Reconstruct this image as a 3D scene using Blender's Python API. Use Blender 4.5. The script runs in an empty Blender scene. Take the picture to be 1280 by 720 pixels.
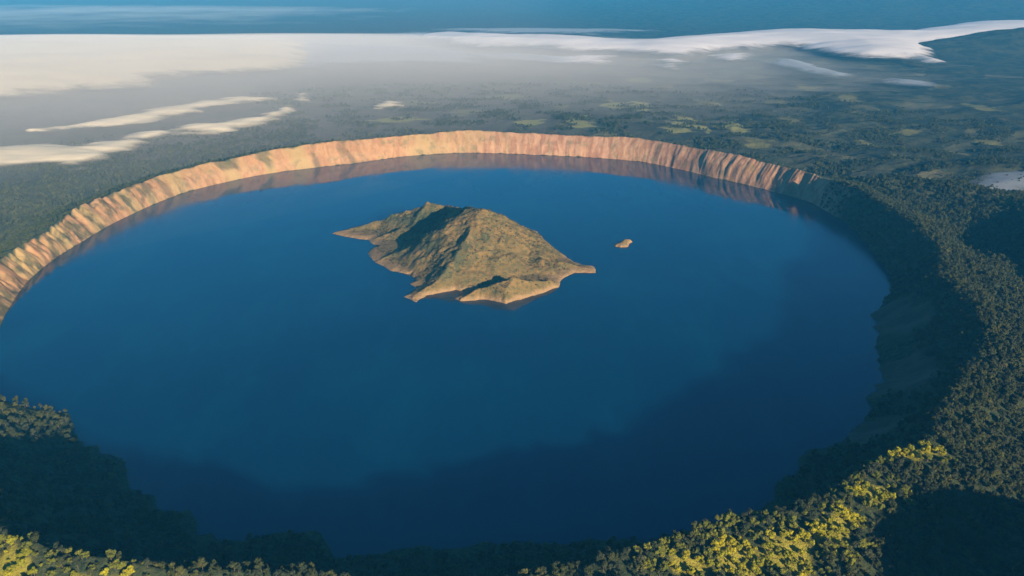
import bpy, math
import numpy as np
rng = np.random.default_rng(7)
S = bpy.context.scene
COL = S.collection
R = math.radians

# ------------------------------------------------------------------ camera model (also used to survey the site)
FPX, PITCH, CAMZ = 1005.0, R(21.7), 1000.0
SUN_AZ, SUN_EL = R(-57), R(16)      # direction towards the sun, from +X
def ray(px, py):
    x = (px-640)/FPX; v = -(py-360)/FPX
    return np.array([x, math.cos(PITCH)+v*math.sin(PITCH), -math.sin(PITCH)+v*math.cos(PITCH)])
def un(px, py, h=0.):
    d = ray(px, py); t = (CAMZ-h)/-d[2]
    return d[0]*t, d[1]*t
def project(P):
    x = P[:,0]; y = P[:,1]; z = P[:,2]-CAMZ
    d = y*math.cos(PITCH)-z*math.sin(PITCH); u = y*math.sin(PITCH)+z*math.cos(PITCH)
    return 640+FPX*x/d, 360-FPX*u/d, d

# ------------------------------------------------------------------ noise
def _hash(ix, iy, seed):
    h = (ix.astype(np.int64)*374761393 + iy.astype(np.int64)*668265263 + seed*982451653) & 0xffffffff
    h = ((h ^ (h >> 13))*1274126177) & 0xffffffff
    h = (h ^ (h >> 16)) & 0xffffffff
    return h
def perlin(x, y, seed=0):
    x = np.asarray(x, float); y = np.asarray(y, float)
    x0 = np.floor(x); y0 = np.floor(y); fx = x-x0; fy = y-y0
    def g(ix, iy, dx, dy):
        a = _hash(ix, iy, seed)/4294967296.0*2*np.pi
        return np.cos(a)*dx+np.sin(a)*dy
    u = fx*fx*fx*(fx*(fx*6-15)+10); v = fy*fy*fy*(fy*(fy*6-15)+10)
    a = g(x0, y0, fx, fy); b = g(x0+1, y0, fx-1, fy); c = g(x0, y0+1, fx, fy-1); d = g(x0+1, y0+1, fx-1, fy-1)
    return (a+(b-a)*u+((c+(d-c)*u)-(a+(b-a)*u))*v)*1.5
def fbm(x, y, o=5, seed=0, gain=.5):
    s = 0; a = 1.; f = 1.; n = 0
    for i in range(o):
        s = s+a*perlin(x*f+i*17.3, y*f-i*9.1, seed+i); n += a; a *= gain; f *= 2.03
    return s/n
def ridged(x, y, o=4, seed=0):
    s = 0; a = 1.; f = 1.; n = 0
    for i in range(o):
        s = s+a*(1-np.abs(perlin(x*f+i*7.7, y*f+i*3.1, seed+i))*1.6); n += a; a *= .5; f *= 2.07
    return s/n
def sstep(a, b, x):
    t = np.clip((x-a)/(b-a), 0, 1); return t*t*(3-2*t)

# ------------------------------------------------------------------ site survey: shore and crater rim
CX, CY = -90., 2850.
shore_px = [(0,408),(15,380),(35,352),(64,327),(107,300),(167,267),(233,240),(330,218),(400,209),(446,204),(511,195),(577,191),(675,194),(800,202),(890,222),(960,238),(1010,252),(1045,272),(1085,312),(1111,352),(1104,378),(1090,395),(1090,430),(1094,480),(1070,524),(1030,555),(1004,563),(975,600),(940,640),(890,665),(800,672),(665,672),(560,680),(500,680),(425,692),(395,650),(350,665),(250,665),(240,640),(170,605),(160,570),(110,550),(90,512),(0,525)]
def polar(x, y): return np.arctan2(np.asarray(y)-CY, np.asarray(x)-CX), np.hypot(np.asarray(x)-CX, np.asarray(y)-CY)
sp = sorted(tuple(map(float, polar(*un(*q)))) for q in shore_px)
st = np.array([a for a,b in sp]); sr = np.array([b for a,b in sp])
def smooth_tab(ts, vs, deg):
    g = np.linspace(-np.pi, np.pi, 2881)[:-1]
    v = np.interp(g, ts, vs, period=2*np.pi)
    k = max(1, int(deg/360*2880)); w = np.hanning(2*k+3)[1:-1]; w /= w.sum()
    v = np.convolve(np.concatenate([v[-k:], v, v[:k]]), w, 'valid')
    return g, v
gS, vS = smooth_tab(st, sr, 1.6)
def Rs(t): return np.interp(t, gS, vS, period=2*np.pi)
# theta(deg) : rim height, horizontal distance of the rim from the shore
rim_tab = [(-169,80,70),(-174,76,66),(179,70,62),(174,80,76),(170,90,86),(160,88,80),(147,88,82),(140,95,78),(131,105,86),(122,110,90),(112,104,90),(101,104,92),(95,114,96),(86,106,88),(77,102,82),(64,110,88),(58,108,84),(47,114,92),(37,104,84),(21,108,96),(12,112,105),(-3,122,120),(-14,132,140),(-24,148,148)]
near = [((1222,390),160),((1241,429),165),((1218,449),160),((1175,515),160),((1157,560),165),((1105,574),155),((1061,602),150),((1022,631),150),((904,646),150),((838,681),150),((733,707),150),((640,735),150),((500,735),150),((350,712),185),((200,705),225),((80,693),245),((0,668),250)]  # left-end heights raised so the rim shades the inner slope
rows = []
for d, h, o in rim_tab:
    rows.append((R(d), h, float(Rs(R(d)))+o))
for q, h in near:
    t, r = polar(*un(*q, h)); rows.append((float(t), h, float(r)))
for d, h, o in [(-120,250,330),(-130,235,310),(-142,205,260),(-155,140,140)]:  # unseen stretch of rim, raised for the shade it casts
    rows.append((R(d), h, float(Rs(R(d)))+o))
rows.sort()
rt = np.array([a[0] for a in rows])
gR, vR = smooth_tab(rt, np.array([a[2] for a in rows]), 1.3)
gH, vH = smooth_tab(rt, np.array([a[1] for a in rows]), 2.5)
def Rr(t): return np.interp(t, gR, vR, period=2*np.pi)
def Hr(t): return np.interp(t, gH, vH, period=2*np.pi)
def adist(t, c):                        # angular distance in degrees
    return np.abs((np.degrees(t)-c+180) % 360-180)
def cliffy(t):                          # 1 where the wall is bare rock (far and left side)
    return np.clip(sstep(112, 100, adist(t, 124)), 0, 1)

def bump(x, y, cx, cy, sx, sy, ang=0., p=1.):
    c, s = math.cos(ang), math.sin(ang); dx, dy = x-cx, y-cy
    u = (dx*c+dy*s)/sx; v = (-dx*s+dy*c)/sy
    return np.exp(-(u*u+v*v)**p)
def plain(x, y):
    d = np.hypot(x, y-1500)
    rgt = sstep(-800, 2500, x)*sstep(1500, 3500, d)
    h = 42+14*fbm(x/900, y/900, 4, 11)+rgt*(38*fbm(x/1500, y/1500, 5, 12)+16*(ridged(x/900, y/600, 4, 13)-.6))
    h = h+52*(ridged(x/800+2, y/480, 5, 14)-.55)*sstep(700, 1500, x)*sstep(9000, 5000, y)
    # neighbouring ridges and hills, two of them unseen and added to cast shade
    h = h+190*bump(x, y, 1960, 2330, 700, 150, R(77), 1.3)+50*bump(x, y, 2350, 3080, 480, 110, R(-18))+85*bump(x,y,1850,3510,430,100,R(-33))  # first ridge is unseen, added to shade the right valley
    h = h+60*bump(x, y, 2750, 3900, 600, 160, R(-20))+45*bump(x, y, 3300, 4900, 800, 200, R(-14))
    h = h+300*bump(x, y, 1065, 590, 330, 180, R(35), 1.3)  # unseen hill, added to shade the lower right hollow
    h = h+330*bump(x, y, 7400, 10300, 2300, 900, R(4))*(1+.25*fbm(x/900, y/900, 4, 15))
    # far mountain flanks
    far = sstep(13000, 21000, y)
    h = h+(980*bump(x, y, 15500, 22500, 8500, 5200, 0.05)+500*bump(x, y, 3000, 30000, 9000, 5000))*(1+.22*ridged(x/2600, y/2600, 5, 16))*sstep(12500, 17000, y+.12*x)
    h = h+420*bump(x, y, -14000, 31000, 15000, 5000)*(1+.3*fbm(x/3000, y/3000, 4, 18))+far*30*fbm(x/2500, y/2500, 4, 17)
    return np.clip(h, 4, 960)

def terrain(x, y):
    t, r = polar(x, y)
    a = Rs(t); b = Rr(t); hr = Hr(t)
    cl = cliffy(t)
    a = a+(1-cl)*(46*fbm(np.cos(t)*17, np.sin(t)*17, 5, 91, .6)+10)*np.clip(1-(r-a)/(b-a), 0, 1)+cl*7*fbm(np.cos(t)*40, np.sin(t)*40, 3, 92)
    # spurs push the wall in and out
    spur = fbm(np.cos(t)*9, np.sin(t)*9, 4, 21)
    wq = .35*fbm(x/120, y/120, 3, 36)
    flute = 2*(ridged(np.cos(t)*19+wq, np.sin(t)*19, 4, 23)-.6)*(.5+1.3*np.clip(fbm(np.cos(t)*6, np.sin(t)*6, 2, 37)+.4, 0, 1))
    flute2 = 1-np.abs(perlin(np.cos(t)*90, np.sin(t)*90, 24))*2
    butt = fbm(np.cos(t)*13+3+.25*fbm(x/80, y/80, 2, 35), np.sin(t)*13, 3, 25)*2.2
    s = (r-a)/(b-a)
    w = np.clip(4*s*(1-s), 0, 1)
    rightcl = np.exp(-(adist(t, 35)/24)**2)+.12*np.exp(-(adist(t, 186)/16)**2)
    s2 = s+w*(.13*butt*(.22+rightcl)+.05*flute*(.1+1.2*rightcl))*cl+w*(1-cl)*(.16*spur+.07*fbm(np.cos(t)*30+r/300, np.sin(t)*30, 4, 26))
    s2 = s2+w*.05*fbm(x/45, y/45, 4, 27)
    # notches in the rim on the left
    notch = np.exp(-(adist(t, 186)/17)**2)*np.clip(perlin(np.cos(t)*55, np.sin(t)*55, 29)*2.2, -.25, 1.0)
    hrr = hr*(1+.05*rightcl*butt+.10*fbm(np.cos(t)*5+4, np.sin(t)*5, 3, 38)+.07*fbm(np.cos(t)*22, np.sin(t)*22, 4, 28)+.035*rightcl*flute2)-hr*.42*np.clip(notch, -.2, 1)
    prof_c = np.clip(s2, -2, 1)
    prof = cl*(.80*prof_c+.20*sstep(.0, .45, prof_c)*1.0)+(1-cl)*np.sign(prof_c)*np.abs(prof_c)**(.95+.95*sstep(75, 50, adist(t, -116)))
    inner = hrr*prof
    u = np.maximum(r-b, 0)
    pl = plain(x, y)
    # shoulder behind the rim: flat forested belt on the right, quick drop on the left/far side
    belt = np.exp(-(adist(t, -28)/38)**2)
    L = 105+170*belt+120*np.exp(-(adist(t, -95)/40)**2)
    fall = np.exp(-(u/L)**(1.15+.6*belt))
    outer = pl+(hrr-pl)*fall+(1-fall)*0
    outer = outer+sstep(10, 160, u)*sstep(900, 300, u)*(9*fbm(x/110, y/110, 4, 31)+34*(ridged(x/300, y/300, 4, 32)-.6)*(.35+belt))-22*(1-belt)*sstep(60, 190, u)*sstep(700, 260, u)*cl
    h = np.where(r < b, inner, outer)
    h = np.where(s < 0, np.maximum(inner*1.4, -40), h)
    return np.where(r < Rs(t)*.94, np.minimum(h, -4), h)

# ------------------------------------------------------------------ helpers
def make_mesh(name, V, F, smooth=True, mats=()):
    me = bpy.data.meshes.new(name)
    V = np.asarray(V, np.float32); F = np.asarray(F, np.int32)
    n = F.shape[1]
    me.vertices.add(len(V)); me.vertices.foreach_set('co', V.ravel())
    me.loops.add(F.size); me.loops.foreach_set('vertex_index', F.ravel())
    me.polygons.add(len(F)); me.polygons.foreach_set('loop_start', np.arange(0, F.size, n, dtype=np.int32))
    me.polygons.foreach_set('loop_total', np.full(len(F), n, np.int32))
    me.polygons.foreach_set('use_smooth', np.full(len(F), smooth))
    for m in mats: me.materials.append(m)
    me.update(calc_edges=True)
    return me
def fattr(me, name, v):
    a = me.attributes.new(name, 'FLOAT', 'POINT'); a.data.foreach_set('value', np.asarray(v, np.float32).ravel())
def add(name, me, parent=None, **props):
    o = bpy.data.objects.new(name, me); COL.objects.link(o)
    if parent: o.parent = parent
    for k, v in props.items(): o[k] = v
    return o

class NT:
    def __init__(s, name):
        s.m = bpy.data.materials.new(name); s.m.use_nodes = True
        s.t = s.m.node_tree; s.t.nodes.clear(); s.out = s.n('ShaderNodeOutputMaterial')
    def n(s, typ, **k):
        nd = s.t.nodes.new(typ)
        for a, b in k.items(): setattr(nd, a, b)
        return nd
    def l(s, a, b): s.t.links.new(a, b)
    def put(s, sock, v):
        if isinstance(v, bpy.types.NodeSocket): s.l(v, sock)
        elif isinstance(v, (tuple, list)) and len(v) == 3 and sock.type == 'RGBA': sock.default_value = (*v, 1)
        else: sock.default_value = v
    def pos(s):
        return s.n('ShaderNodeNewGeometry').outputs['Position']
    def vmul(s, v, xyz):
        nd = s.n('ShaderNodeVectorMath', operation='MULTIPLY'); s.put(nd.inputs[0], v); nd.inputs[1].default_value = xyz; return nd.outputs[0]
    def attr(s, name): return s.n('ShaderNodeAttribute', attribute_name=name).outputs['Fac']
    def noise(s, vec, scale, detail=4, rough=.55, out='Fac', distortion=0.):
        nd = s.n('ShaderNodeTexNoise'); s.l(vec, nd.inputs['Vector']); nd.inputs['Scale'].default_value = scale
        nd.inputs['Detail'].default_value = detail; nd.inputs['Roughness'].default_value = rough; nd.inputs['Distortion'].default_value = distortion
        return nd.outputs[out]
    def ramp(s, v, a, b, lo=0., hi=1.):
        nd = s.n('ShaderNodeMapRange', interpolation_type='SMOOTHSTEP'); s.put(nd.inputs['Value'], v)
        for i, q in zip(('From Min','From Max','To Min','To Max'), (a, b, lo, hi)): nd.inputs[i].default_value = q
        return nd.outputs[0]
    def math(s, op, a, b=0.):
        nd = s.n('ShaderNodeMath', operation=op); s.put(nd.inputs[0], a); s.put(nd.inputs[1], b); return nd.outputs[0]
    def mix(s, f, a, b, mode='MIX'):
        nd = s.n('ShaderNodeMix', data_type='RGBA', blend_type=mode)
        s.put(nd.inputs[0], f); s.put(nd.inputs[6], a); s.put(nd.inputs[7], b); return nd.outputs[2]
    def bsdf(s, color, rough=.9, normal=None, spec=.2, **k):
        nd = s.n('ShaderNodeBsdfPrincipled'); s.put(nd.inputs['Base Color'], color); s.put(nd.inputs['Roughness'], rough)
        nd.inputs['Specular IOR Level'].default_value = spec
        if normal is not None: s.l(normal, nd.inputs['Normal'])
        for a, b in k.items(): s.put(nd.inputs[a], b)
        return nd.outputs[0]
    def bump(s, h, strength, dist):
        nd = s.n('ShaderNodeBump'); s.l(h, nd.inputs['Height']); nd.inputs['Strength'].default_value = strength; nd.inputs['Distance'].default_value = dist
        return nd.outputs[0]
    def done(s, sh): s.l(sh, s.out.inputs['Surface']); return s.m

# ------------------------------------------------------------------ materials
def mat_terrain():
    N = NT('highland_ground'); p = N.pos()
    p2 = N.vmul(p, (1, 1, 0))
    # forest floor and canopy
    n1 = N.noise(p2, .012, 6, .6); n2 = N.noise(p2, .09, 5, .65); n3 = N.noise(p2, .0016, 4, .5)
    forest = N.mix(N.ramp(n1, .38, .62), (.018, .036, .022), (.045, .062, .028))
    forest = N.mix(N.ramp(n2, .42, .62), forest, (.062, .074, .034))
    # farmland mosaic of the plain
    vor = N.n('ShaderNodeTexVoronoi'); N.l(N.n('ShaderNodeVectorMath', operation='ADD').outputs[0], vor.inputs['Vector'])
    addn = vor.inputs['Vector'].links[0].from_node
    wob = N.noise(p2, .004, 3, .5, out='Color'); N.l(N.vmul(p2, (1/260., 1/210., 0)), addn.inputs[0]); N.l(N.vmul(wob, (1.2, 1.2, 0)), addn.inputs[1])
    vor.inputs['Scale'].default_value = 1.
    sep = N.n('ShaderNodeSeparateColor'); N.l(vor.outputs['Color'], sep.inputs[0])
    fieldc = N.mix(sep.outputs[1], (.065, .080, .045), (.13, .12, .062))
    fieldm = N.math('MULTIPLY', N.ramp(sep.outputs[0], .60, .72), N.ramp(n3, .46, .60))
    fieldm = N.math('MULTIPLY', fieldm, N.attr('farmland'))
    n5 = N.noise(p2, .0045, 5, .62)
    plainc = N.mix(N.ramp(N.math('ADD', N.math('MULTIPLY', n1, .5), N.math('MULTIPLY', n5, .5)), .44, .56), (.016, .028, .020), (.058, .064, .036))
    plainc = N.mix(N.ramp(n2, .45, .65), plainc, (.045, .05, .03))
    plainc = N.mix(N.math('MULTIPLY', N.attr('dry'), .75), plainc, N.mix(N.ramp(n1, .4, .6), (.15, .125, .085), (.10, .095, .06)))
    plainc = N.mix(fieldm, plainc, fieldc)
    plainc = N.mix(N.attr('meadow_sun'), plainc, N.mix(N.ramp(n2, .4, .6), (.30, .27, .075), (.24, .24, .085)))
    ground = N.mix(N.attr('plainness'), N.mix(N.attr('scree'), N.mix(N.attr('meadow_sun'), forest, (.30, .27, .04)), N.mix(N.ramp(n1, .35, .65), (.13, .105, .07), (.075, .075, .045))), plainc)  # yellow over the forested rim is painted sunlight
    # bare cliff: vertical streaks along the wall
    cb = N.n('ShaderNodeCombineXYZ'); N.l(N.attr('arc'), cb.inputs[0]); sp = N.n('ShaderNodeSeparateXYZ'); N.l(p, sp.inputs[0]); N.l(sp.outputs[2], cb.inputs[1])
    sv = N.n('ShaderNodeVectorMath', operation='ADD'); N.l(N.vmul(cb.outputs[0], (1, .4, 0)), sv.inputs[0]); N.l(N.vmul(N.noise(p, .012, 3, .6, out='Color'), (70, 70, 0)), sv.inputs[1]); sv = sv.outputs[0]
    r1 = N.noise(sv, .035, 5, .6); r2 = N.noise(cb.outputs[0], .02, 5, .6); r3 = N.noise(sv, .006, 3, .5)
    rock = N.mix(N.ramp(r1, .34, .66), (.32, .165, .072), (.44, .25, .115))
    rock = N.mix(N.ramp(r3, .45, .60), rock, (.37, .25, .10))
    rock = N.mix(N.attr('pink'), rock, N.mix(N.ramp(r1, .4, .6), (.30, .15, .085), (.43, .25, .15)))
    rock = N.mix(N.math('MULTIPLY', N.ramp(r2, .52, .66), .6), rock, (.17, .15, .07))
    rock = N.mix(N.math('MULTIPLY', N.ramp(N.noise(sv, .11, 4, .6), .60, .68), .5), rock, (.20, .11, .075))
    col = N.mix(N.attr('bare'), ground, rock)
    hh = N.math('ADD', N.math('MULTIPLY', N.noise(p, .09, 6, .65), 9.), N.math('MULTIPLY', N.noise(p, .4, 3, .6), 2.))
    hr_ = N.math('MULTIPLY', r1, 4.)
    hmix = N.n('ShaderNodeMix', data_type='FLOAT'); N.put(hmix.inputs[0], N.attr('bare')); N.put(hmix.inputs[2], hh); N.put(hmix.inputs[3], N.math('ADD', hr_, N.math('MULTIPLY', hh, .3)))
    return N.done(N.bsdf(col, .95, N.bump(hmix.outputs[0], .8, 1.), .1))

def mat_island(name, green=.5):
    N = NT(name); p = N.pos()
    n1 = N.noise(p, .012, 5, .6); n2 = N.noise(p, .07, 5, .65); n3 = N.noise(p, .35, 3, .6)
    c = N.mix(N.ramp(n1, .36, .64), (.25, .158, .055), (.17, .125, .045))
    c = N.mix(N.ramp(n2, .45, .66), c, (.105, .105, .045))
    c = N.mix(N.math('MULTIPLY', N.ramp(n3, .55, .68), .7), c, (.045, .055, .025))
    c = N.mix(N.attr('shoreband'), c, N.mix(N.ramp(n3, .4, .6), (.40, .26, .13), (.30, .19, .095)))
    c = N.mix(N.attr('scrub_shade'), c, N.mix(N.ramp(n3, .4, .6), (.045, .06, .03), (.09, .10, .045)))  # dark plants plus painted shadow of the peak
    hh = N.math('ADD', N.math('MULTIPLY', n2, 8.), N.math('MULTIPLY', n3, 2.5))
    return N.done(N.bsdf(c, .95, N.bump(hh, .9, 1.), .1))

def mat_water():
    N = NT('lake_water'); p = N.pos()
    p2 = N.vmul(p, (1, 1, 0))
    n1 = N.noise(p2, .0011, 4, .5, distortion=.4); n2 = N.noise(N.vmul(p2, (1, .35, 0)), .006, 4, .6)
    c = N.mix(N.ramp(n1, .35, .65), (0., .024, .070), (0., .036, .086))
    c = N.mix(N.math('MULTIPLY', N.ramp(n2, .45, .70), .28), c, (0., .060, .105))
    w1 = N.noise(p2, .05, 3, .6); w2 = N.noise(p2, .35, 3, .6)
    h = N.math('ADD', N.math('MULTIPLY', w1, .5), N.math('MULTIPLY', w2, .12))
    rough = N.ramp(N.math('ADD', n1, N.math('MULTIPLY', n2, .8)), .7, 1.1, .03, .16)
    nd = N.bsdf(c, rough, N.bump(h, .17, 1.), .5, **{'IOR': 1.42, 'Subsurface Weight': 1., 'Subsurface Scale': 480., 'Subsurface Radius': (.4, .8, 1.)})
    return N.done(nd)

def mat_leaf(name, a, b, dark):
    N = NT(name)
    oi = N.n('ShaderNodeObjectInfo').outputs['Random']
    p = N.pos(); n = N.noise(p, .6, 3, .6); big = N.noise(p, .018, 3, .6)
    c = N.mix(oi, a, b)
    c = N.mix(N.ramp(big, .42, .62), c, dark)
    c = N.mix(N.ramp(n, .35, .65, 0., .5), c, N.mix(.5, c, (.10, .11, .03)))
    nd = N.bsdf(c, .8, None, .15)
    tr = N.n('ShaderNodeBsdfTranslucent'); N.l(c, tr.inputs[0])
    mx = N.n('ShaderNodeMixShader'); mx.inputs[0].default_value = .22; N.l(nd, mx.inputs[1]); N.l(tr.outputs[0], mx.inputs[2])
    return N.done(mx.outputs[0])
def mat_bark():
    N = NT('bark'); n = N.noise(N.vmul(N.pos(), (1, 1, .2)), 3., 3, .6)
    return N.done(N.bsdf(N.mix(n, (.07, .05, .035), (.17, .14, .11)), .9))
def mat_fog(name, col, gain):
    N = NT(name); p = N.pos()
    edge = N.attr('cover')
    n = N.noise(N.vmul(p, (.7, 1, 1)), .0045, 6, .62, distortion=.6); n2 = N.noise(N.vmul(p, (.35, 1, 1)), .0012, 4, .55, distortion=.8)
    q = N.math('ADD', N.math('MULTIPLY', N.math('SUBTRACT', n, .5), 1.3), N.math('MULTIPLY', N.math('SUBTRACT', n2, .5), 1.5))
    a = N.math('ADD', edge, q)
    a = N.ramp(a, .02, .85, 0., gain)
    a = N.math('MULTIPLY', a, N.ramp(edge, 0., .12))
    d = N.n('ShaderNodeBsdfDiffuse'); d.inputs[0].default_value = (*col, 1)
    t2 = N.n('ShaderNodeBsdfTranslucent'); t2.inputs[0].default_value = (*col, 1)
    m0 = N.n('ShaderNodeMixShader'); m0.inputs[0].default_value = .25; N.l(d.outputs[0], m0.inputs[1]); N.l(t2.outputs[0], m0.inputs[2])
    tr = N.n('ShaderNodeBsdfTransparent')
    mx = N.n('ShaderNodeMixShader'); N.l(a, mx.inputs[0]); N.l(tr.outputs[0], mx.inputs[1]); N.l(m0.outputs[0], mx.inputs[2])
    return N.done(mx.outputs[0])

# ------------------------------------------------------------------ terrain mesh: rings round the crater
NA = 2304
th = np.linspace(-np.pi, np.pi, NA, endpoint=False)
A, B = Rs(th), Rr(th)
rings = [A*.90, A*.97]
for s in np.linspace(-.2, 1.0, 46): rings.append(A+(B-A)*s)
u = 0.; step = 5.
while u < 66000:
    u += step
    if u < 900: step = min(step*1.03, 9.)
    elif u < 8000: step = min(step*1.012, 30.)
    else: step *= 1.035
    k = min(1, u/3000.)
    rings.append((B+u)*(1-k)+(1750+u)*k)
RR = np.array(rings); NR = len(RR)
X = CX+RR*np.cos(th)[None]; Y = CY+RR*np.sin(th)[None]
Z = terrain(X, Y)
Z[:2] = np.minimum(Z[:2], -30)
V = np.stack([X, Y, Z], -1).reshape(-1, 3)
V = np.concatenate([V, [[CX, CY, -42]]])
i = np.arange(NR-1)[:, None]*NA; j = np.arange(NA)[None]; j2 = (j+1) % NA
F = np.stack([i+j, i+NA+j, i+NA+j2, i+j2], -1).reshape(-1, 4)
F0 = np.stack([np.full(NA, len(V)-1), np.full(NA, len(V)-1), np.arange(NA), np.roll(np.arange(NA), -1)], -1)
gm = mat_terrain()
me = make_mesh('highland_terrain', V, F, True, [gm])
T = np.repeat(th[None], NR, 0)
u = RR-B[None]; s = (RR-A[None])/(B-A)[None]
cl = cliffy(T)
nz = fbm(X/60, Y/60, 4, 41)
bare = cl*sstep(-.02, .02, s)*sstep(8, -6, u+nz*14)
bare = bare*(1-.6*sstep(.1, .35, fbm(np.cos(T)*14, np.sin(T)*14+s*.6, 4, 42))*sstep(60, 20, adist(T, 150)))
bare = bare*sstep(19, 24, (np.degrees(T)+360+90) % 360-90+5*fbm(X/70, Y/70, 3, 43)+2)*1.0 if False else bare
degT = np.degrees(T)
bare = np.where((degT > -40) & (degT < 26), bare*sstep(15, 22, degT+4*nz), bare)
bare = bare*(1-.75*sstep(45, 15, adist(T, 180))*sstep(-.12, .25, fbm(X/50, Y/50, 4, 45)))
bare = np.where((degT < -90), bare*sstep(-150, -160, degT+4*nz), bare)
pink = sstep(95, 50, adist(T, 20))*.8
pl_m = sstep(120, 420, u+120*nz)
pl_m = np.where((degT < 12) & (degT > -130), sstep(900, 1500, u+400*fbm(X/400, Y/400, 3, 44)), pl_m)
leftf = sstep(35, 20, adist(T, 172)); pl_m = pl_m*(1-leftf)+leftf*sstep(1000, 1700, u+500*nz)
farm = sstep(200, 700, u)*sstep(15000, 8500, Y)
dry = sstep(2200, -600, X+300*nz)*sstep(200, 700, u)
def sun_gold_w(x, y):  # weight of rim patches painted yellow as if sunlit
    g = np.zeros(x.shape)
    for (px_, py_, sx, sy) in ((925,684,44,40),(985,676,48,40),(1040,655,36,26),(1062,642,28,22),(1132,574,50,16),(1085,612,40,26),(5,708,40,40),(120,722,80,22),(310,722,70,16),(860,700,40,20)):
        gx, gy = un(px_, py_, 150 if px_ > 400 else 240); g = np.maximum(g, np.exp(-((x-gx)/sx)**2-((y-gy)/sy)**2))
    return g
def scree_w(x, y):
    x = np.asarray(x); y = np.asarray(y)
    w = 0
    for (a, b, sx, sy) in ((1120, 405, 75, 170), (1125, 480, 95, 130), (1085, 535, 80, 90)):
        gx, gy = un(a, b, 25); w = np.maximum(w, np.exp(-((x-gx)/sx)**2-((y-gy)/sy)**2))
    return sstep(.3, .6, w+.35*fbm(x/60, y/60, 3, 95))
# distinct pale meadows on the plain
meadow_sun = np.zeros_like(X)
mpx = [(768,130,17,5),(803,133,16,6),(720,152,18,7),(862,153,22,10),(918,159,19,8),(664,153,22,4),(498,150,34,3.2),(845,162,20,5),(1258,262,17,11),(886,128,14,4),(1120,165,18,5),(1065,125,14,4),(970,128,13,4),(1010,110,16,3),(1225,134,18,4),(1190,190,16,5),(1130,200,14,5),(700,132,12,3),(585,140,20,4),(760,165,14,4),(950,178,16,5),(1085,182,14,4),(985,150,15,4),(630,120,20,4),(515,128,26,3.5),(900,100,16,3),(800,100,18,3),(1235,175,18,5),(1160,225,16,4)]
for k, (px, py, ax, ay) in enumerate(mpx):
    x0, y0 = un(px, py, 45); x1, _ = un(px+ax, py, 45); _, y1 = un(px, py-ay, 45); _, y2 = un(px, py+ay, 45)
    sx = x1-x0; sy = (y1-y2)/2
    m = (np.abs(X-x0) < 3*sx) & (np.abs(Y-y0) < 3*sy)
    if not m.any(): continue
    xx = X[m]; yy = Y[m]
    d = np.sqrt(((xx-x0)/sx)**2+((yy-y0)/sy)**2)+1.3*fbm(xx/(sx*1.6), yy/(sy*.5), 5, 50+k)
    str_ = .9 if k < 9 else .4
    meadow_sun[m] = np.maximum(meadow_sun[m], str_*sstep(1.0, .75, d))
gwt = sun_gold_w(X, Y); meadow_sun = np.maximum(meadow_sun, sstep(.40, .6, gwt+.6*fbm(X/55, Y/55, 3, 73)))  # adds painted sunlight patches on the near rim
pad = lambda a: np.concatenate([a.ravel(), [0]])
for nme, v in (('bare', bare), ('pink', pink), ('plainness', pl_m), ('farmland', farm), ('meadow_sun', meadow_sun), ('dry', dry), ('scree', scree_w(X, Y)), ('arc', T*1700.)):
    fattr(me, nme, pad(v))
ground = add('highland_terrain', me, kind='structure', category='terrain', label='volcanic highland with the bare tan crater walls and forested rim around the blue lake')
bed = make_mesh('lake_bed', np.concatenate([V[:NA], [[CX, CY, -42]]]), np.stack([np.full(NA, NA), np.arange(NA), np.roll(np.arange(NA), -1)], -1), True, [gm])
bedo = add('lake_bed', bed, kind='structure', category='lake bed', label='dark bed of the crater lake under its deep blue water')

# ------------------------------------------------------------------ lake
W = []
for k in (0, .3, .6, .85, .97): W.append(np.stack([CX+A*k*np.cos(th), CY+A*k*np.sin(th), th*0], -1))
W.append(np.stack([CX+(A*.9+B*.1+8)*np.cos(th), CY+(A*.9+B*.1+8)*np.sin(th), th*0], -1))
W[0] = W[0][:1]
V_ = np.concatenate(W)
ff = np.stack([1+(i+j) for i, j in ((np.arange(4)[:, None]*NA, np.arange(NA)[None]),)][0:1]*1, 0)[0]
i = np.arange(4)[:, None]*NA; j = np.arange(NA)[None]; j2 = (j+1) % NA
Fq = np.stack([1+i+j, 1+i+NA+j, 1+i+NA+j2, 1+i+j2], -1).reshape(-1, 4)
Ft = np.stack([np.zeros(NA, int), 1+np.arange(NA), 1+np.roll(np.arange(NA), -1)], -1)
tri = np.concatenate([Fq[:, [0, 1, 2]], Fq[:, [0, 2, 3]], Ft])
add('lake_water', make_mesh('lake_water', V_, tri, True, [mat_water()]), kind='structure', category='lake', label='deep blue round crater lake ringed by tan cliffs')

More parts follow.
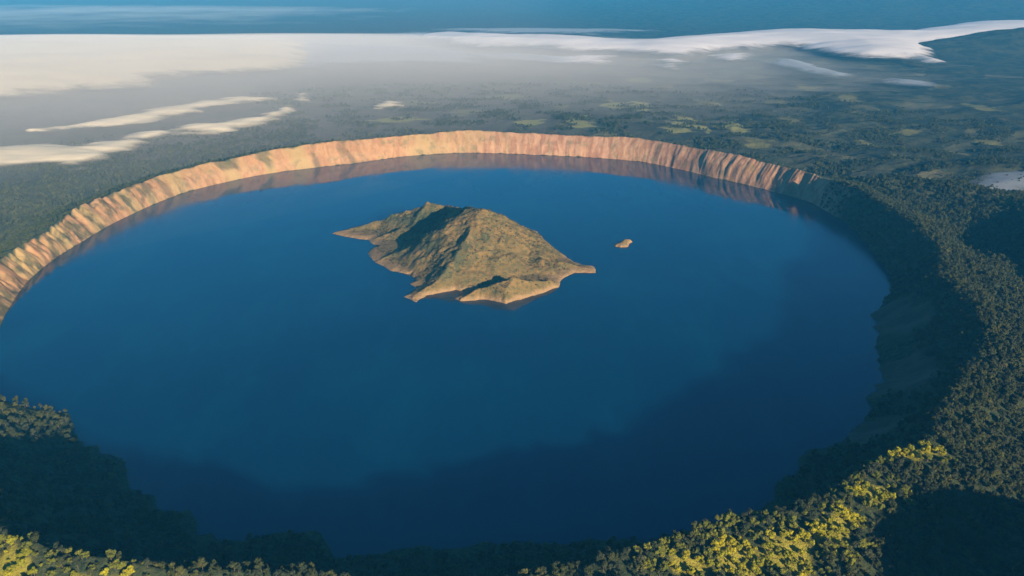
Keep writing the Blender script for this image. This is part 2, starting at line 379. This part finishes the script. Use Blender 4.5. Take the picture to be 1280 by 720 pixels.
# ------------------------------------------------------------------ islands
def poly_dist(px, py, P):
    P = np.asarray(P); n = len(P); d = np.full(px.shape, 1e9); ins = np.zeros(px.shape, bool)
    for k in range(n):
        a = P[k]; b = P[(k+1) % n]; ab = b-a
        t = np.clip(((px-a[0])*ab[0]+(py-a[1])*ab[1])/(ab@ab+1e-9), 0, 1)
        d = np.minimum(d, np.hypot(px-a[0]-t*ab[0], py-a[1]-t*ab[1]))
        c = ((a[1] > py) != (b[1] > py)) & (px < (b[0]-a[0])*(py-a[1])/(b[1]-a[1]+1e-12)+a[0])
        ins ^= c
    return np.where(ins, d, -d)
def smax(a, b, k):
    h = np.clip(.5+.5*(a-b)/k, 0, 1); return b+(a-b)*h+k*h*(1-h)
isl_px = [(415,292),(439,297),(460,300),(469,307),(460,315),(465,325),(488,338),(513,343),(521,348),(511,355),(521,360),(505,371),(520,378),(533,369),(552,366),(569,362),(580,364),(569,373),(575,377),(600,374),(633,379),(669,369),(698,359),(700,350),(718,341),(744,341),(743,333),(728,331),(712,324),(690,312),(681,301)]
isl = [un(*q) for q in isl_px]+[(105,3130),(60,3190),(-60,3230),(-150,3330),(-300,3400),(-440,3380),(-560,3280),(-640,3200)]
def ridgeset(L): return [[(*un(a, b, h), h) for a, b, h in l] for l in L]
RID = ridgeset([
 [(606,260,184),(590,260,184),(560,283,128),(525,300,66),(478,322,14)],
 [(598,259,188),(582,300,118),(560,335,58),(535,358,22),(514,372,6)],
 [(598,259,188),(614,296,118),(610,322,66),(585,344,26)],
 [(598,259,188),(635,280,125),(665,308,60),(700,328,26),(740,336,7)],
 [(660,305,66),(676,325,44),(690,338,24)],
 [(598,259,188),(640,277,110),(672,300,30)],
 [(575,373,10),(603,360,36),(640,348,56),(672,349,46),(697,352,12)],
 [(560,258,96),(536,255,114),(500,266,72),(470,277,36),(424,289,8)],
 [(536,255,114),(512,283,50),(470,297,14)],
 [(598,259,188),(560,258,96)],
])
def island_h(x, y, P, RIDS, slope=.62, peak=188, seed=60):
    wx = x+14*fbm(x/70, y/70, 3, seed+5); wy = y+14*fbm(x/70+9, y/70, 3, seed+6)
    d = poly_dist(x, y, P)+9*fbm(x/45, y/45, 4, seed)
    H = np.full(x.shape, -20.)
    for l in RIDS:
        for a, b in zip(l[:-1], l[1:]):
            a = np.array(a); b = np.array(b); ab = b[:2]-a[:2]
            t = np.clip(((wx-a[0])*ab[0]+(wy-a[1])*ab[1])/(ab@ab), 0, 1)
            dd = np.hypot(wx-a[0]-t*ab[0], wy-a[1]-t*ab[1])
            H = smax(a[2]+(b[2]-a[2])*t-slope*dd, H, 20.)
    H = np.where(H > 120, 120+68*np.tanh((H-120)/62), H)
    H = H+np.clip(H, 0, 60)/60*(20*(ridged(x/120, y/120, 4, seed+1)-.62)+6*fbm(x/28, y/28, 3, seed+2))
    low = 9*(1-np.exp(-np.maximum(d, 0)/14))+.05*np.maximum(d, 0)
    H = smax(H, low, 6.)
    lim = np.where(d > 0, 1.15*d+2*sstep(0, 6, d), d*.9)
    return np.minimum(H, lim), d
def build_island(name, P, RIDS, cell, m, seed, slope=.63, **props):
    P = np.array(P); lo = P.min(0)-40; hi = P.max(0)+40
    gx = np.arange(lo[0], hi[0], cell); gy = np.arange(lo[1], hi[1], cell)
    X, Y = np.meshgrid(gx, gy); H, d = island_h(X, Y, P, RIDS, slope, seed=seed); H = np.maximum(H, -25)
    n, mm = X.shape; idx = np.arange(n*mm).reshape(n, mm)
    F = np.stack([idx[:-1, :-1], idx[:-1, 1:], idx[1:, 1:], idx[1:, :-1]], -1).reshape(-1, 4)
    F = F[(H.ravel()[F] > -12).any(1)]
    used, inv = np.unique(F, return_inverse=True)
    V = np.stack([X, Y, H], -1).reshape(-1, 3)[used]
    me = make_mesh(name, V, inv.reshape(-1, 4), True, [m])
    fattr(me, 'shoreband', sstep(16, 3, V[:, 2]+6*fbm(V[:, 0]/30, V[:, 1]/30, 3, seed+8))*.8)
    sc = sstep(.05, .3, fbm(V[:, 0]/130, V[:, 1]/130, 4, seed+9)+.0011*(-(V[:, 0]+180)))*sstep(20, 60, V[:, 2])*.85  # plant noise; leftward bias paints the peak's shadow on the second hill
    fattr(me, 'scrub_shade', sc)
    return add(name, me, **props)
im = mat_island('island_ground')
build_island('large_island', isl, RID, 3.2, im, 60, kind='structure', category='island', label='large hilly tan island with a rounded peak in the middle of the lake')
c = un(779, 306)
islet = [(c[0]+a, c[1]+b) for a, b in ((-34,-22),(-14,-30),(14,-22),(24,8),(40,34),(30,52),(8,34),(-16,14),(-38,0))]
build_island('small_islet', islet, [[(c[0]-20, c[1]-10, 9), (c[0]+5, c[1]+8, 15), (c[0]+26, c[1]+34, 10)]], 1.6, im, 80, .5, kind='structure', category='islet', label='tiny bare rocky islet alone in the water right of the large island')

# ------------------------------------------------------------------ trees
bark = mat_bark()
leaf_green = mat_leaf('leaf_green', (.038, .054, .018), (.105, .108, .034), (.038, .052, .022))
leaf_grey = mat_leaf('leaf_grey_green', (.028, .045, .028), (.07, .08, .045), (.03, .045, .03))
leaf_sun_olive = mat_leaf('leaf_sun_olive', (.13, .15, .022), (.27, .27, .032), (.13, .15, .025))  # weaker sun tint painted in, for trees around the gold
leaf_sun_gold = mat_leaf('leaf_sun_gold', (.40, .37, .018), (.56, .49, .022), (.26, .27, .02))  # warm low sun painted into the leaf colour
ICO = None
def ico():
    global ICO
    if ICO is None:
        import bmesh
        bm = bmesh.new(); bmesh.ops.create_icosphere(bm, subdivisions=2, radius=1.)
        bm.verts.ensure_lookup_table()
        ICO = (np.array([v.co[:] for v in bm.verts]), np.array([[v.index for v in f.verts] for f in bm.faces])); bm.free()
    return ICO
def crown_geo(seed, h, r, tall, lobes=13, cards=420):
    g = np.random.default_rng(seed); Vs = []; Fs = []; n = 0
    v0, f0 = ico()
    cen = []
    for k in range(lobes):
        a = g.uniform(0, 6.28); q = math.sqrt(g.uniform(0, 1)); z = g.uniform(0, 1)
        wd = r*.80*math.sin(math.pi*(.18+.74*z))**.8
        c = np.array([math.cos(a)*q*wd, math.sin(a)*q*wd, h*(.42+.5*z*(1 if tall else .8))])
        rad = r*g.uniform(.20, .36)
        vv = v0*rad*np.array([1, 1, g.uniform(.75, 1.15)])*(1+g.normal(0, .26, (len(v0), 1)))+c
        Vs.append(vv); Fs.append(f0+n); n += len(vv); cen.append((c, rad))
    for k in range(cards):
        c, rad = cen[g.integers(len(cen))]
        d = g.normal(size=3); d /= np.linalg.norm(d); p = c+d*rad*g.uniform(.85, 1.45)
        e1 = g.normal(size=3); e1 /= np.linalg.norm(e1); e2 = np.cross(e1, g.normal(size=3)); e2 /= np.linalg.norm(e2)
        w = g.uniform(.5, 1.25)
        Vs.append(np.array([p-e1*w, p+e2*w*.6, p+e1*w])); Fs.append(np.array([[n, n+1, n+2]])); n += 3
    return np.concatenate(Vs), np.concatenate(Fs)
def trunk_geo(seed, h):
    g = np.random.default_rng(seed+99); Vs = []; Fs = []; n = 0
    def tube(pts, r0, r1, k=6):
        nonlocal n
        pts = np.array(pts); m = len(pts)
        for i, p in enumerate(pts):
            rr = r0+(r1-r0)*i/(m-1)
            for j in range(k):
                a = j/k*6.283; Vs.append((p[0]+rr*math.cos(a), p[1]+rr*math.sin(a), p[2]))
        for i in range(m-1):
            for j in range(k):
                a = n+i*k+j; b = n+i*k+(j+1) % k; Fs.extend([(a, b, b+k), (a, b+k, a+k)])
        n += m*k
    dx, dy = g.normal(0, .35, 2)
    tube([(0, 0, -1.5), (dx*.3, dy*.3, h*.25), (dx, dy, h*.55), (dx*1.2, dy*1.2, h*.8)], .45, .12)
    for k in range(4):
        a = g.uniform(0, 6.28); z = h*g.uniform(.35, .55)
        tube([(dx*.6, dy*.6, z), (dx*.6+math.cos(a)*1.3, dy*.6+math.sin(a)*1.3, z+1.6), (dx*.6+math.cos(a)*2.6, dy*.6+math.sin(a)*2.6, z+3.4)], .2, .06, 5)
    return np.array(Vs), np.array(Fs)
KINDS = []          # (crown mesh, trunk mesh, joined object)
specs = [(1, 15, 6.0, True, leaf_green), (2, 12, 5.6, False, leaf_green), (3, 17, 5.2, True, leaf_green), (4, 13, 6.2, False, leaf_grey), (5, 16, 5.0, True, leaf_grey), (6, 11, 5.4, False, leaf_sun_gold), (7, 13, 5.2, True, leaf_sun_gold), (8, 13, 5.4, True, leaf_sun_olive)]
for sd, h, r, tall, lm in specs:
    cv, cf = crown_geo(sd, h, r, tall); tv, tf = trunk_geo(sd, h)
    cm = make_mesh('tree_crown', cv, cf, False, [lm]); tm = make_mesh('tree_trunk', tv, tf, True, [bark])
    jm = make_mesh('forest_tree', np.concatenate([cv, tv]), np.concatenate([cf, tf+len(cv)]), False, [lm, bark])
    mi = np.zeros(len(cf)+len(tf), np.int32); mi[len(cf):] = 1; jm.polygons.foreach_set('material_index', mi)
    KINDS.append((cm, tm, bpy.data.objects.new('forest_tree', jm)))

def scatter(t0, t1, u0, u1, spacing, seed, keep=None):
    g = np.random.default_rng(seed)
    lo, hi = math.radians(t0), math.radians(t1)
    area = abs(hi-lo)*(1800+(u0+u1)/2)*(u1-u0); n = int(area/spacing**2)
    t = g.uniform(lo, hi, n); u = g.uniform(u0, u1, n)
    r = Rr(t)+u
    x = CX+r*np.cos(t); y = CY+r*np.sin(t)
    return x, y, t, u
parts = []
def addpts(x, y, t, u, tag):
    z = terrain(x, y); parts.append(np.stack([x, y, z, t, u, np.full(x.shape, tag)], -1))
x, y, t, u = scatter(-128, 24, -14, 900, 11.0, 1)
dens = fbm(x/170, y/170, 4, 71); k = rng.uniform(size=len(x)) < np.clip(1.15-u/900*.9+dens*.9, .1, 1)
addpts(x[k], y[k], t[k], u[k], 0)
x, y, t, u = scatter(-150, 24, -150, -14, 12.5, 2)
s_ = (Rr(t)+u-Rs(t))/(Rr(t)-Rs(t)); k = (s_ > .0) & (scree_w(x,y)<.3) & (rng.uniform(size=len(x)) < .9); addpts(x[k], y[k], t[k], u[k], 1)
x, y, t, u = scatter(-150, -45, -420, -150, 13, 4)
s_ = (Rr(t)+u-Rs(t))/(Rr(t)-Rs(t)); k = (s_ > .0)&(scree_w(x,y)<.3); addpts(x[k], y[k], t[k], u[k], 1)
x, y, t, u = scatter(118, 206, 12, 1300, 13, 3)
dens = fbm(x/220, y/220, 4, 72); k = rng.uniform(size=len(x)) < np.clip(1.0-u/1300*.9+dens*1.1, 0, 1)
addpts(x[k], y[k], t[k], u[k], 2)
x, y, t, u = scatter(-25, 119, 25, 2600, 15, 5)
dens = fbm(x/260, y/170, 5, 76); k = (rng.uniform(size=len(x)) < np.clip((dens-.02)*5, 0, 1)) & (y > 2300); addpts(x[k], y[k], t[k], u[k], 3)
P = np.concatenate(parts); P = P[P[:, 2] > 1.]
px, py, dp = project(P[:, :3])
m = (px > -160) & (px < 1440) & (py > 60) & (py < 900) & (dp > 200)
P = P[m]; px = px[m]; py = py[m]; dp = dp[m]
# stands on the near rim with warm low sun painted into the leaves
gold = fbm(P[:, 0]/55, P[:, 1]/55, 3, 73)
gw = sun_gold_w(P[:, 0], P[:, 1])
is_sun_gold = (gw+gold*.6 > .33) & (gw > .12)
kind = rng.integers(0, 5, len(P)); kind = np.where(is_sun_gold, rng.integers(5, 7, len(P)), kind)
isol = (gw+gold*.7 > .02) & (gw > .01) & ~is_sun_gold & (rng.uniform(size=len(P)) < .8)
kind = np.where(isol, 7, kind)
kind = np.where((P[:, 5] == 2), rng.choice([0, 1, 3, 4], len(P)), kind)
scale = .55+.95*rng.uniform(size=len(P))**1.6; rot = rng.uniform(0, 6.283, len(P))
# which trees show largest: in frame, not hidden behind the ground
inview = (px > 2) & (px < 1278) & (py < 724) & (dp < 2200)
vis = inview.copy(); ids = np.where(inview)[0]
top = P[ids, :3]+np.array([0, 0, 9.]); cam = np.array([0, 0, CAMZ]); ok = np.ones(len(ids), bool)
for f in np.linspace(.70, .99, 16):
    q = cam+(top-cam)*f; ok &= terrain(q[:, 0], q[:, 1]) < q[:, 2]+2
ids = ids[ok]; ids = ids[np.argsort(dp[ids])][:300]
near_mask = np.zeros(len(P), bool); near_mask[ids] = True
print('TREES', len(P), 'near depth', dp[ids].min(), dp[ids].max(), 'px', px[ids].min(), px[ids].max())

def tree_label(i):
    g_ = 5 <= kind[i] <= 6; left = px[i] < 640
    if left and g_: return 'tree with golden sunlight painted into its leaves on the near rim, bottom left corner of the photo', 'golden trees at the bottom left', 'sun_gold_tree'
    if left and kind[i] == 7: return 'tree with fainter sunlight painted into its olive leaves, beside golden ones, bottom left corner', 'olive trees at the bottom left', 'broadleaf_tree'
    if left: return 'dark green tree on the near rim, bottom left corner of the photo', 'green trees at the bottom left', 'broadleaf_tree'
    if g_ : return 'tree with golden sunlight painted into its leaves on the sunlit near rim, lower right of the photo', 'golden trees on the near right rim', 'sun_gold_tree'
    if kind[i] == 7: return 'tree with fainter sunlight painted into its olive leaves, beside the golden trees on the near rim', 'olive trees among the golden ones', 'broadleaf_tree'
    if P[i, 4] < -14: return 'dark tree on the shaded inner crater slope below the near right rim', 'trees on the near right inner slope', 'broadleaf_tree'
    if kind[i] in (3, 4): return 'grey green tree in the near forest, lower right of the photo', 'grey green trees at the lower right', 'broadleaf_tree'
    return 'dark green tree in the near forest, lower right of the photo', 'dark green trees at the lower right', 'broadleaf_tree'
for i in ids:
    cm, tm, _ = KINDS[kind[i]]
    lab, grp, nm = tree_label(i)
    e = bpy.data.objects.new(nm, None); COL.objects.link(e); e.empty_display_size = 2
    e.location = (P[i, 0], P[i, 1], P[i, 2]-.3); e.rotation_euler = (0, 0, rot[i]); e.scale = (scale[i],)*3
    e['label'] = lab; e['category'] = 'tree'; e['group'] = grp
    a = bpy.data.objects.new('trunk', tm); COL.objects.link(a); a.parent = e
    a = bpy.data.objects.new('crown', cm); COL.objects.link(a); a.parent = e

def forest(name, sel, **props):
    me = bpy.data.meshes.new(name); Q = P[sel]
    me.vertices.add(len(Q)); co = Q[:, :3].copy(); co[:, 2] -= .3; me.vertices.foreach_set('co', co.astype(np.float32).ravel())
    a = me.attributes.new('kind_id', 'INT', 'POINT'); a.data.foreach_set('value', kind[sel].astype(np.int32))
    fattr(me, 'tsize', scale[sel]); fattr(me, 'trot', rot[sel])
    o = add(name, me, **props)
    ng = bpy.data.node_groups.new(name, 'GeometryNodeTree')
    ng.interface.new_socket('Geometry', in_out='INPUT', socket_type='NodeSocketGeometry'); ng.interface.new_socket('Geometry', in_out='OUTPUT', socket_type='NodeSocketGeometry')
    gi = ng.nodes.new('NodeGroupInput'); go = ng.nodes.new('NodeGroupOutput'); jn = ng.nodes.new('GeometryNodeJoinGeometry')
    def named(n, t):
        q = ng.nodes.new('GeometryNodeInputNamedAttribute'); q.data_type = t; q.inputs['Name'].default_value = n
        return q.outputs['Attribute']
    kd = named('kind_id', 'INT'); ts = named('tsize', 'FLOAT'); tr = named('trot', 'FLOAT')
    cx = ng.nodes.new('ShaderNodeCombineXYZ'); ng.links.new(tr, cx.inputs[2])
    for k, (_, _, ob) in enumerate(KINDS):
        oi = ng.nodes.new('GeometryNodeObjectInfo'); oi.inputs['Object'].default_value = ob; oi.inputs['As Instance'].default_value = True
        cmp_ = ng.nodes.new('FunctionNodeCompare'); cmp_.data_type = 'INT'; cmp_.operation = 'EQUAL'
        ng.links.new(kd, [s for s in cmp_.inputs if s.type == 'INT' and s.enabled][0]); [s for s in cmp_.inputs if s.type == 'INT' and s.enabled][1].default_value = k
        ip = ng.nodes.new('GeometryNodeInstanceOnPoints')
        ng.links.new(gi.outputs[0], ip.inputs['Points']); ng.links.new(cmp_.outputs[0], ip.inputs['Selection']); ng.links.new(oi.outputs['Geometry'], ip.inputs['Instance'])
        ng.links.new(cx.outputs[0], ip.inputs['Rotation']); ng.links.new(ts, ip.inputs['Scale'])
        ng.links.new(ip.outputs[0], jn.inputs[0])
    ng.links.new(jn.outputs[0], go.inputs[0])
    md = o.modifiers.new('trees', 'NODES'); md.node_group = ng
    return o
forest('rim_forest', ~near_mask & (P[:, 5] < 2), kind='stuff', category='forest', label='dense dark green forest along the right and near rim of the crater')
forest('far_forest', ~near_mask & (P[:, 5] >= 2), kind='stuff', category='forest', label='grey green forest and tree clumps behind the left and far cliffs of the crater')

# low shrubs scattered over the island
gq = np.random.default_rng(31); xx = gq.uniform(-760, 320, 16000); yy = gq.uniform(2350, 3420, 16000)
hh_, dd_ = island_h(xx, yy, np.array(isl), RID, .63)
kk = (dd_ > 12) & (hh_ > 9) & (gq.uniform(size=len(xx)) < np.clip(.25+1.2*fbm(xx/60, yy/60, 4, 97), 0, 1))
P = np.stack([xx[kk], yy[kk], hh_[kk]], -1); kind = gq.choice([1, 3], len(P)); scale = gq.uniform(.18, .42, len(P)); rot = gq.uniform(0, 6.28, len(P))
forest('island_shrubbery', np.ones(len(P), bool), kind='stuff', category='shrubs', label='low dark shrubs scattered over the slopes of the large island')
# ------------------------------------------------------------------ fog banks lying on the plain
def fog(pts, base, thick, w, m, seed, cell, label, fade=None, rag=.6, thin=1.8, cat='fog bank', grp='low fog banks on the plain'):
    Pp = np.array([un(a, b, base) for a, b in pts])
    lo = Pp.min(0)-w*.3; hi = Pp.max(0)+w*.3
    gx = np.linspace(lo[0], hi[0], int((hi[0]-lo[0])/cell)+2); gy = np.linspace(lo[1], hi[1], int((hi[1]-lo[1])/(cell))+2)
    X, Y = np.meshgrid(gx, gy)
    d = poly_dist(X, Y, Pp)+w*rag*fbm(X/(w*5), Y/(w*2.2), 3, seed)+w*rag*.3
    Zt = base-10+thick*(1-np.exp(-np.maximum(d, 0)/(w*2.5)))*(1+.22*fbm(X/900, Y/700, 3, seed+1))
    Zb = base-14-0*X
    n, mm = X.shape; idx = np.arange(n*mm).reshape(n, mm)
    F = np.stack([idx[:-1, :-1], idx[:-1, 1:], idx[1:, 1:], idx[1:, :-1]], -1).reshape(-1, 4)
    F = F[(d.ravel()[F] > -w*.05).any(1)]
    used, inv = np.unique(F, return_inverse=True); inv = inv.reshape(-1, 4); nu = len(used)
    V = np.concatenate([np.stack([X, Y, Zt], -1).reshape(-1, 3)[used], np.stack([X, Y, Zb], -1).reshape(-1, 3)[used]])
    # side walls where an edge has one face only
    e = np.concatenate([inv[:, [0, 1]], inv[:, [1, 2]], inv[:, [2, 3]], inv[:, [3, 0]]])
    key = np.sort(e, 1)[:, 0].astype(np.int64)*nu+np.sort(e, 1)[:, 1]
    _, ix, ct = np.unique(key, return_index=True, return_counts=True); be = e[ix[ct == 1]]
    side = np.stack([be[:, 1], be[:, 0], be[:, 0]+nu, be[:, 1]+nu], -1)
    Fa = np.concatenate([inv, inv[:, ::-1]+nu, side])
    me = make_mesh('fog_bank', V, Fa, True, [m])
    cv = np.clip(d.ravel()[used]/(w*thin), 0, 1.4)
    if fade: cv = cv*sstep(fade[0], fade[1], V[:nu, 0])
    fattr(me, 'cover', np.concatenate([cv, np.zeros(nu)]))
    return add('fog_bank', me, label=label, category=cat, group=grp)
f_cream = mat_fog('fog_cream', (.98, .84, .58), 1.0)
f_white = mat_fog('fog_white', (.95, .89, .84), 1.0)
f_faint = mat_fog('fog_faint', (.75, .83, .92), .38)
f_thin = mat_fog('fog_thin', (.80, .86, .92), .42)
fog([(-260,52),(-60,50),(100,47),(200,48),(330,51),(400,55),(395,80),(345,87),(300,91),(232,97),(200,105),(150,112),(90,118),(0,126),(-120,136),(-300,150)], 95, 120, 260, f_cream, 101, 60, 'huge cream coloured fog bank at the upper left', fade=(-7600, -4600))
fog([(-300,50),(-60,48),(60,47),(110,60),(60,90),(0,96),(-120,104),(-300,110)], 90, 90, 260, f_thin, 121, 60, 'pale blue shaded mist at the far left end of the cream bank')
fog([(330,53),(480,55),(560,60),(610,68),(620,80),(560,83),(470,83),(380,86),(350,84)], 90, 90, 300, f_thin, 103, 60, 'thin pale blue mist sheet between the cream bank and the white band')
fog([(510,46),(560,42),(620,46),(680,47),(740,49),(800,52),(860,47),(930,41),(1000,39),(1060,41),(1120,41),(1160,36),(1205,29),(1250,29),(1380,26),(1420,44),(1280,49),(1225,51),(1170,58),(1165,68),(1184,81),(1140,74),(1080,73),(1030,68),(1000,59),(960,60),(900,63),(870,70),(800,68),(740,64),(680,62),(640,58),(600,58),(560,54)], 120, 120, 170, f_white, 105, 50, 'long bright white fog band stretching across the top right')
fog([(40,162),(90,155),(150,145),(200,134),(250,126),(300,121),(345,122),(330,127),(280,132),(230,142),(180,150),(120,158)], 75, 45, 90, f_cream, 107, 22, 'slim cream fog streak, the upper one of two at the left', rag=1.6, thin=2.)
fog([(-120,196),(-10,184),(60,178),(110,180),(140,176),(180,165),(225,158),(280,152),(320,147),(362,132),(366,138),(320,155),(280,163),(215,166),(170,182),(135,193),(100,207),(40,208),(-120,212)], 70, 45, 75, f_cream, 109, 18, 'ragged cream fog streak ending behind the left forest', rag=1.8, thin=2.)
fog([(1195,232),(1235,214),(1290,208),(1380,204),(1400,228),(1290,234),(1240,240)], 85, 25, 60, f_faint, 111, 16, 'small grey mist patch at the right edge')
fog([(585,66),(650,66),(700,70),(760,75),(700,80),(640,74),(600,74)], 85, 40, 90, f_thin, 113, 30, 'faint mist wisp just below the left end of the white band')
fog([(962,72),(1000,74),(1030,84),(1066,92),(1074,100),(1040,96),(1000,88),(966,80)], 95, 40, 90, f_thin, 115, 25, 'small wisp of mist below the middle of the white band')
fog([(362,119),(376,115),(390,117),(392,122),(378,126),(364,124)], 75, 24, 60, f_cream, 117, 14, 'tiny cream fog puff right of the slim streak', rag=1.6, thin=2.6)
fog([(470,129),(484,125),(500,127),(502,131),(486,134),(472,133)], 75, 22, 55, f_cream, 119, 14, 'tiny fog puff above the long pale grassland', rag=1.6, thin=2.6)

for pts_, lab_, th_, w_ in (
    ([(640,-3),(700,-5),(790,-4),(800,1),(720,3),(650,2)], 'small bright cloud streak at the very top centre of the photo', 160, 300),
    ([(690,70),(730,67),(768,70),(765,78),(720,79),(692,77)], 'ragged pinkish mist patch under the white band, left of three', 60, 110),
    ([(820,74),(845,72),(860,78),(848,85),(826,84)], 'ragged pinkish mist patch under the white band, middle of three', 60, 100),
    ([(890,68),(925,65),(945,70),(930,77),(896,76)], 'ragged pinkish mist patch under the white band, right of three', 60, 110),
    ([(450,42),(520,40),(575,42),(560,46),(480,47)], 'faint streak of mist above the thin pale blue sheet', 80, 200),
    ([(540,36),(640,34),(760,36),(820,38),(740,42),(600,41)], 'faint long streak of mist just above the white band', 80, 200),
    ([(1100,96),(1150,98),(1190,106),(1160,110),(1110,104)], 'faint mist patch on the plain below the right end of the white band', 50, 90)):
    fog(pts_, 88, th_*.5, w_, f_thin if 'faint' in lab_ else f_white, 131+len(lab_), w_/5., lab_, rag=1.6, thin=3.2)
# ------------------------------------------------------------------ air
def mat_haze():
    N = NT('haze_air'); v = N.n('ShaderNodeVolumePrincipled')
    v.inputs['Color'].default_value = (.06, .50, 1., 1); v.inputs['Density'].default_value = 2.4e-5; v.inputs['Anisotropy'].default_value = -.18
    N.l(v.outputs[0], N.out.inputs['Volume']); return N.m
def mat_mist():
    N = NT('ground_mist'); v = N.n('ShaderNodeVolumePrincipled')
    v.inputs['Color'].default_value = (1., .95, .88, 1); v.inputs['Density'].default_value = 6.0e-4; v.inputs['Anisotropy'].default_value = 0.
    N.l(v.outputs[0], N.out.inputs['Volume']); return N.m
def mist(cx_, cy_, rx, ry, z0, hh, rot, label):
    rr_ = np.linspace(0, 1, 30)[1:]; aa_ = np.linspace(0, 2*np.pi, 96, endpoint=False)
    mr, ma = np.meshgrid(rr_, aa_, indexing='ij'); a = R(rot)
    wob_ = 1+.10*np.sin(3*ma+1)+.06*np.sin(7*ma)
    mx_ = (mr*wob_*np.cos(ma)).ravel()*rx; my_ = (mr*wob_*np.sin(ma)).ravel()*ry; mz_ = ((1-mr**2)**2).ravel()
    top_ = np.stack([cx_+mx_*math.cos(a)-my_*math.sin(a), cy_+mx_*math.sin(a)+my_*math.cos(a), z0+2+mz_*hh], -1)
    bot_ = top_.copy(); bot_[:, 2] = z0; nm_ = len(top_)
    mvv = np.concatenate([top_, bot_, [[cx_, cy_, z0+2+hh], [cx_, cy_, z0]]]); mf = []
    for q1 in range(len(rr_)-1):
        for q2 in range(96):
            b0 = q1*96+q2; b1 = q1*96+(q2+1) % 96
            mf += [(b0, b0+96, b1+96), (b0, b1+96, b1), (nm_+b0, nm_+b1+96, nm_+b0+96), (nm_+b0, nm_+b1, nm_+b1+96)]
    for q2 in range(96):
        b1 = (q2+1) % 96; o_ = nm_-96
        mf += [(2*nm_, q2, b1), (2*nm_+1, nm_+b1, nm_+q2), (o_+q2, nm_+o_+q2, nm_+o_+b1), (o_+q2, nm_+o_+b1, o_+b1)]
    add('ground_mist', make_mesh('ground_mist', mvv, mf, True, [mistm]), kind='stuff', category='mist', label=label)
mistm = mat_mist()
mist(-3900, 8300, 9200, 5700, 38, 290, 10, 'thin pale ground mist veiling the plain at the upper left')
mist(-9000, 22500, 19000, 10500, 30, 50, 3, 'pale grey mist over the farthest plain at the top left')
q = 75000.
bx = [(sx*q, CY+sy*q, z) for z in (-48, 1035) for sx, sy in ((-1, -1), (1, -1), (1, 1), (-1, 1))]
bf = [(0, 3, 2, 1), (4, 5, 6, 7), (0, 1, 5, 4), (1, 2, 6, 5), (2, 3, 7, 6), (3, 0, 4, 7)]
add('haze', make_mesh('haze', bx, bf, False, [mat_haze()]), kind='stuff', category='haze', label='pale blue haze over the plain and distant mountains')

# ------------------------------------------------------------------ light and camera
w = bpy.data.worlds.new('World'); S.world = w; w.use_nodes = True
sky = w.node_tree.nodes.new('ShaderNodeTexSky'); sky.sky_type = 'NISHITA'; sky.sun_disc = False
sky.sun_elevation = SUN_EL; sky.sun_rotation = R(150); sky.altitude = 2500; sky.air_density = 1.5; sky.dust_density = .1; sky.ozone_density = 5.
bg = w.node_tree.nodes['Background']; 
tint = w.node_tree.nodes.new('ShaderNodeMix'); tint.data_type = 'RGBA'; tint.blend_type = 'MULTIPLY'; tint.inputs[0].default_value = 1.; tint.inputs[7].default_value = (.38, .93, 1.14, 1)
w.node_tree.links.new(sky.outputs[0], tint.inputs[6]); w.node_tree.links.new(tint.outputs[2], bg.inputs[0]); bg.inputs[1].default_value = .055
L = bpy.data.lights.new('sun', 'SUN'); L.energy = 5.; L.angle = R(.5); L.color = (1., .80, .58)
lo = bpy.data.objects.new('sun', L); COL.objects.link(lo); lo.location = (4000, -7000, 3000)
from mathutils import Vector
dv = Vector((math.cos(SUN_AZ)*math.cos(SUN_EL), math.sin(SUN_AZ)*math.cos(SUN_EL), math.sin(SUN_EL)))
lo.rotation_euler = dv.to_track_quat('Z', 'Y').to_euler()
cam = bpy.data.cameras.new('camera'); co = bpy.data.objects.new('camera', cam); COL.objects.link(co)
cam.sensor_width = 36; cam.lens = FPX/1280*36; cam.clip_start = 1; cam.clip_end = 300000
co.location = (0, 0, CAMZ); co.rotation_euler = (math.pi/2-PITCH, 0, 0); S.camera = co
S.view_settings.view_transform = 'Standard'; S.view_settings.look = 'None'; S.view_settings.exposure = .95; S.view_settings.gamma = 1
S.cycles.volume_bounces = 3; S.cycles.max_bounces = 6; S.cycles.transparent_max_bounces = 16
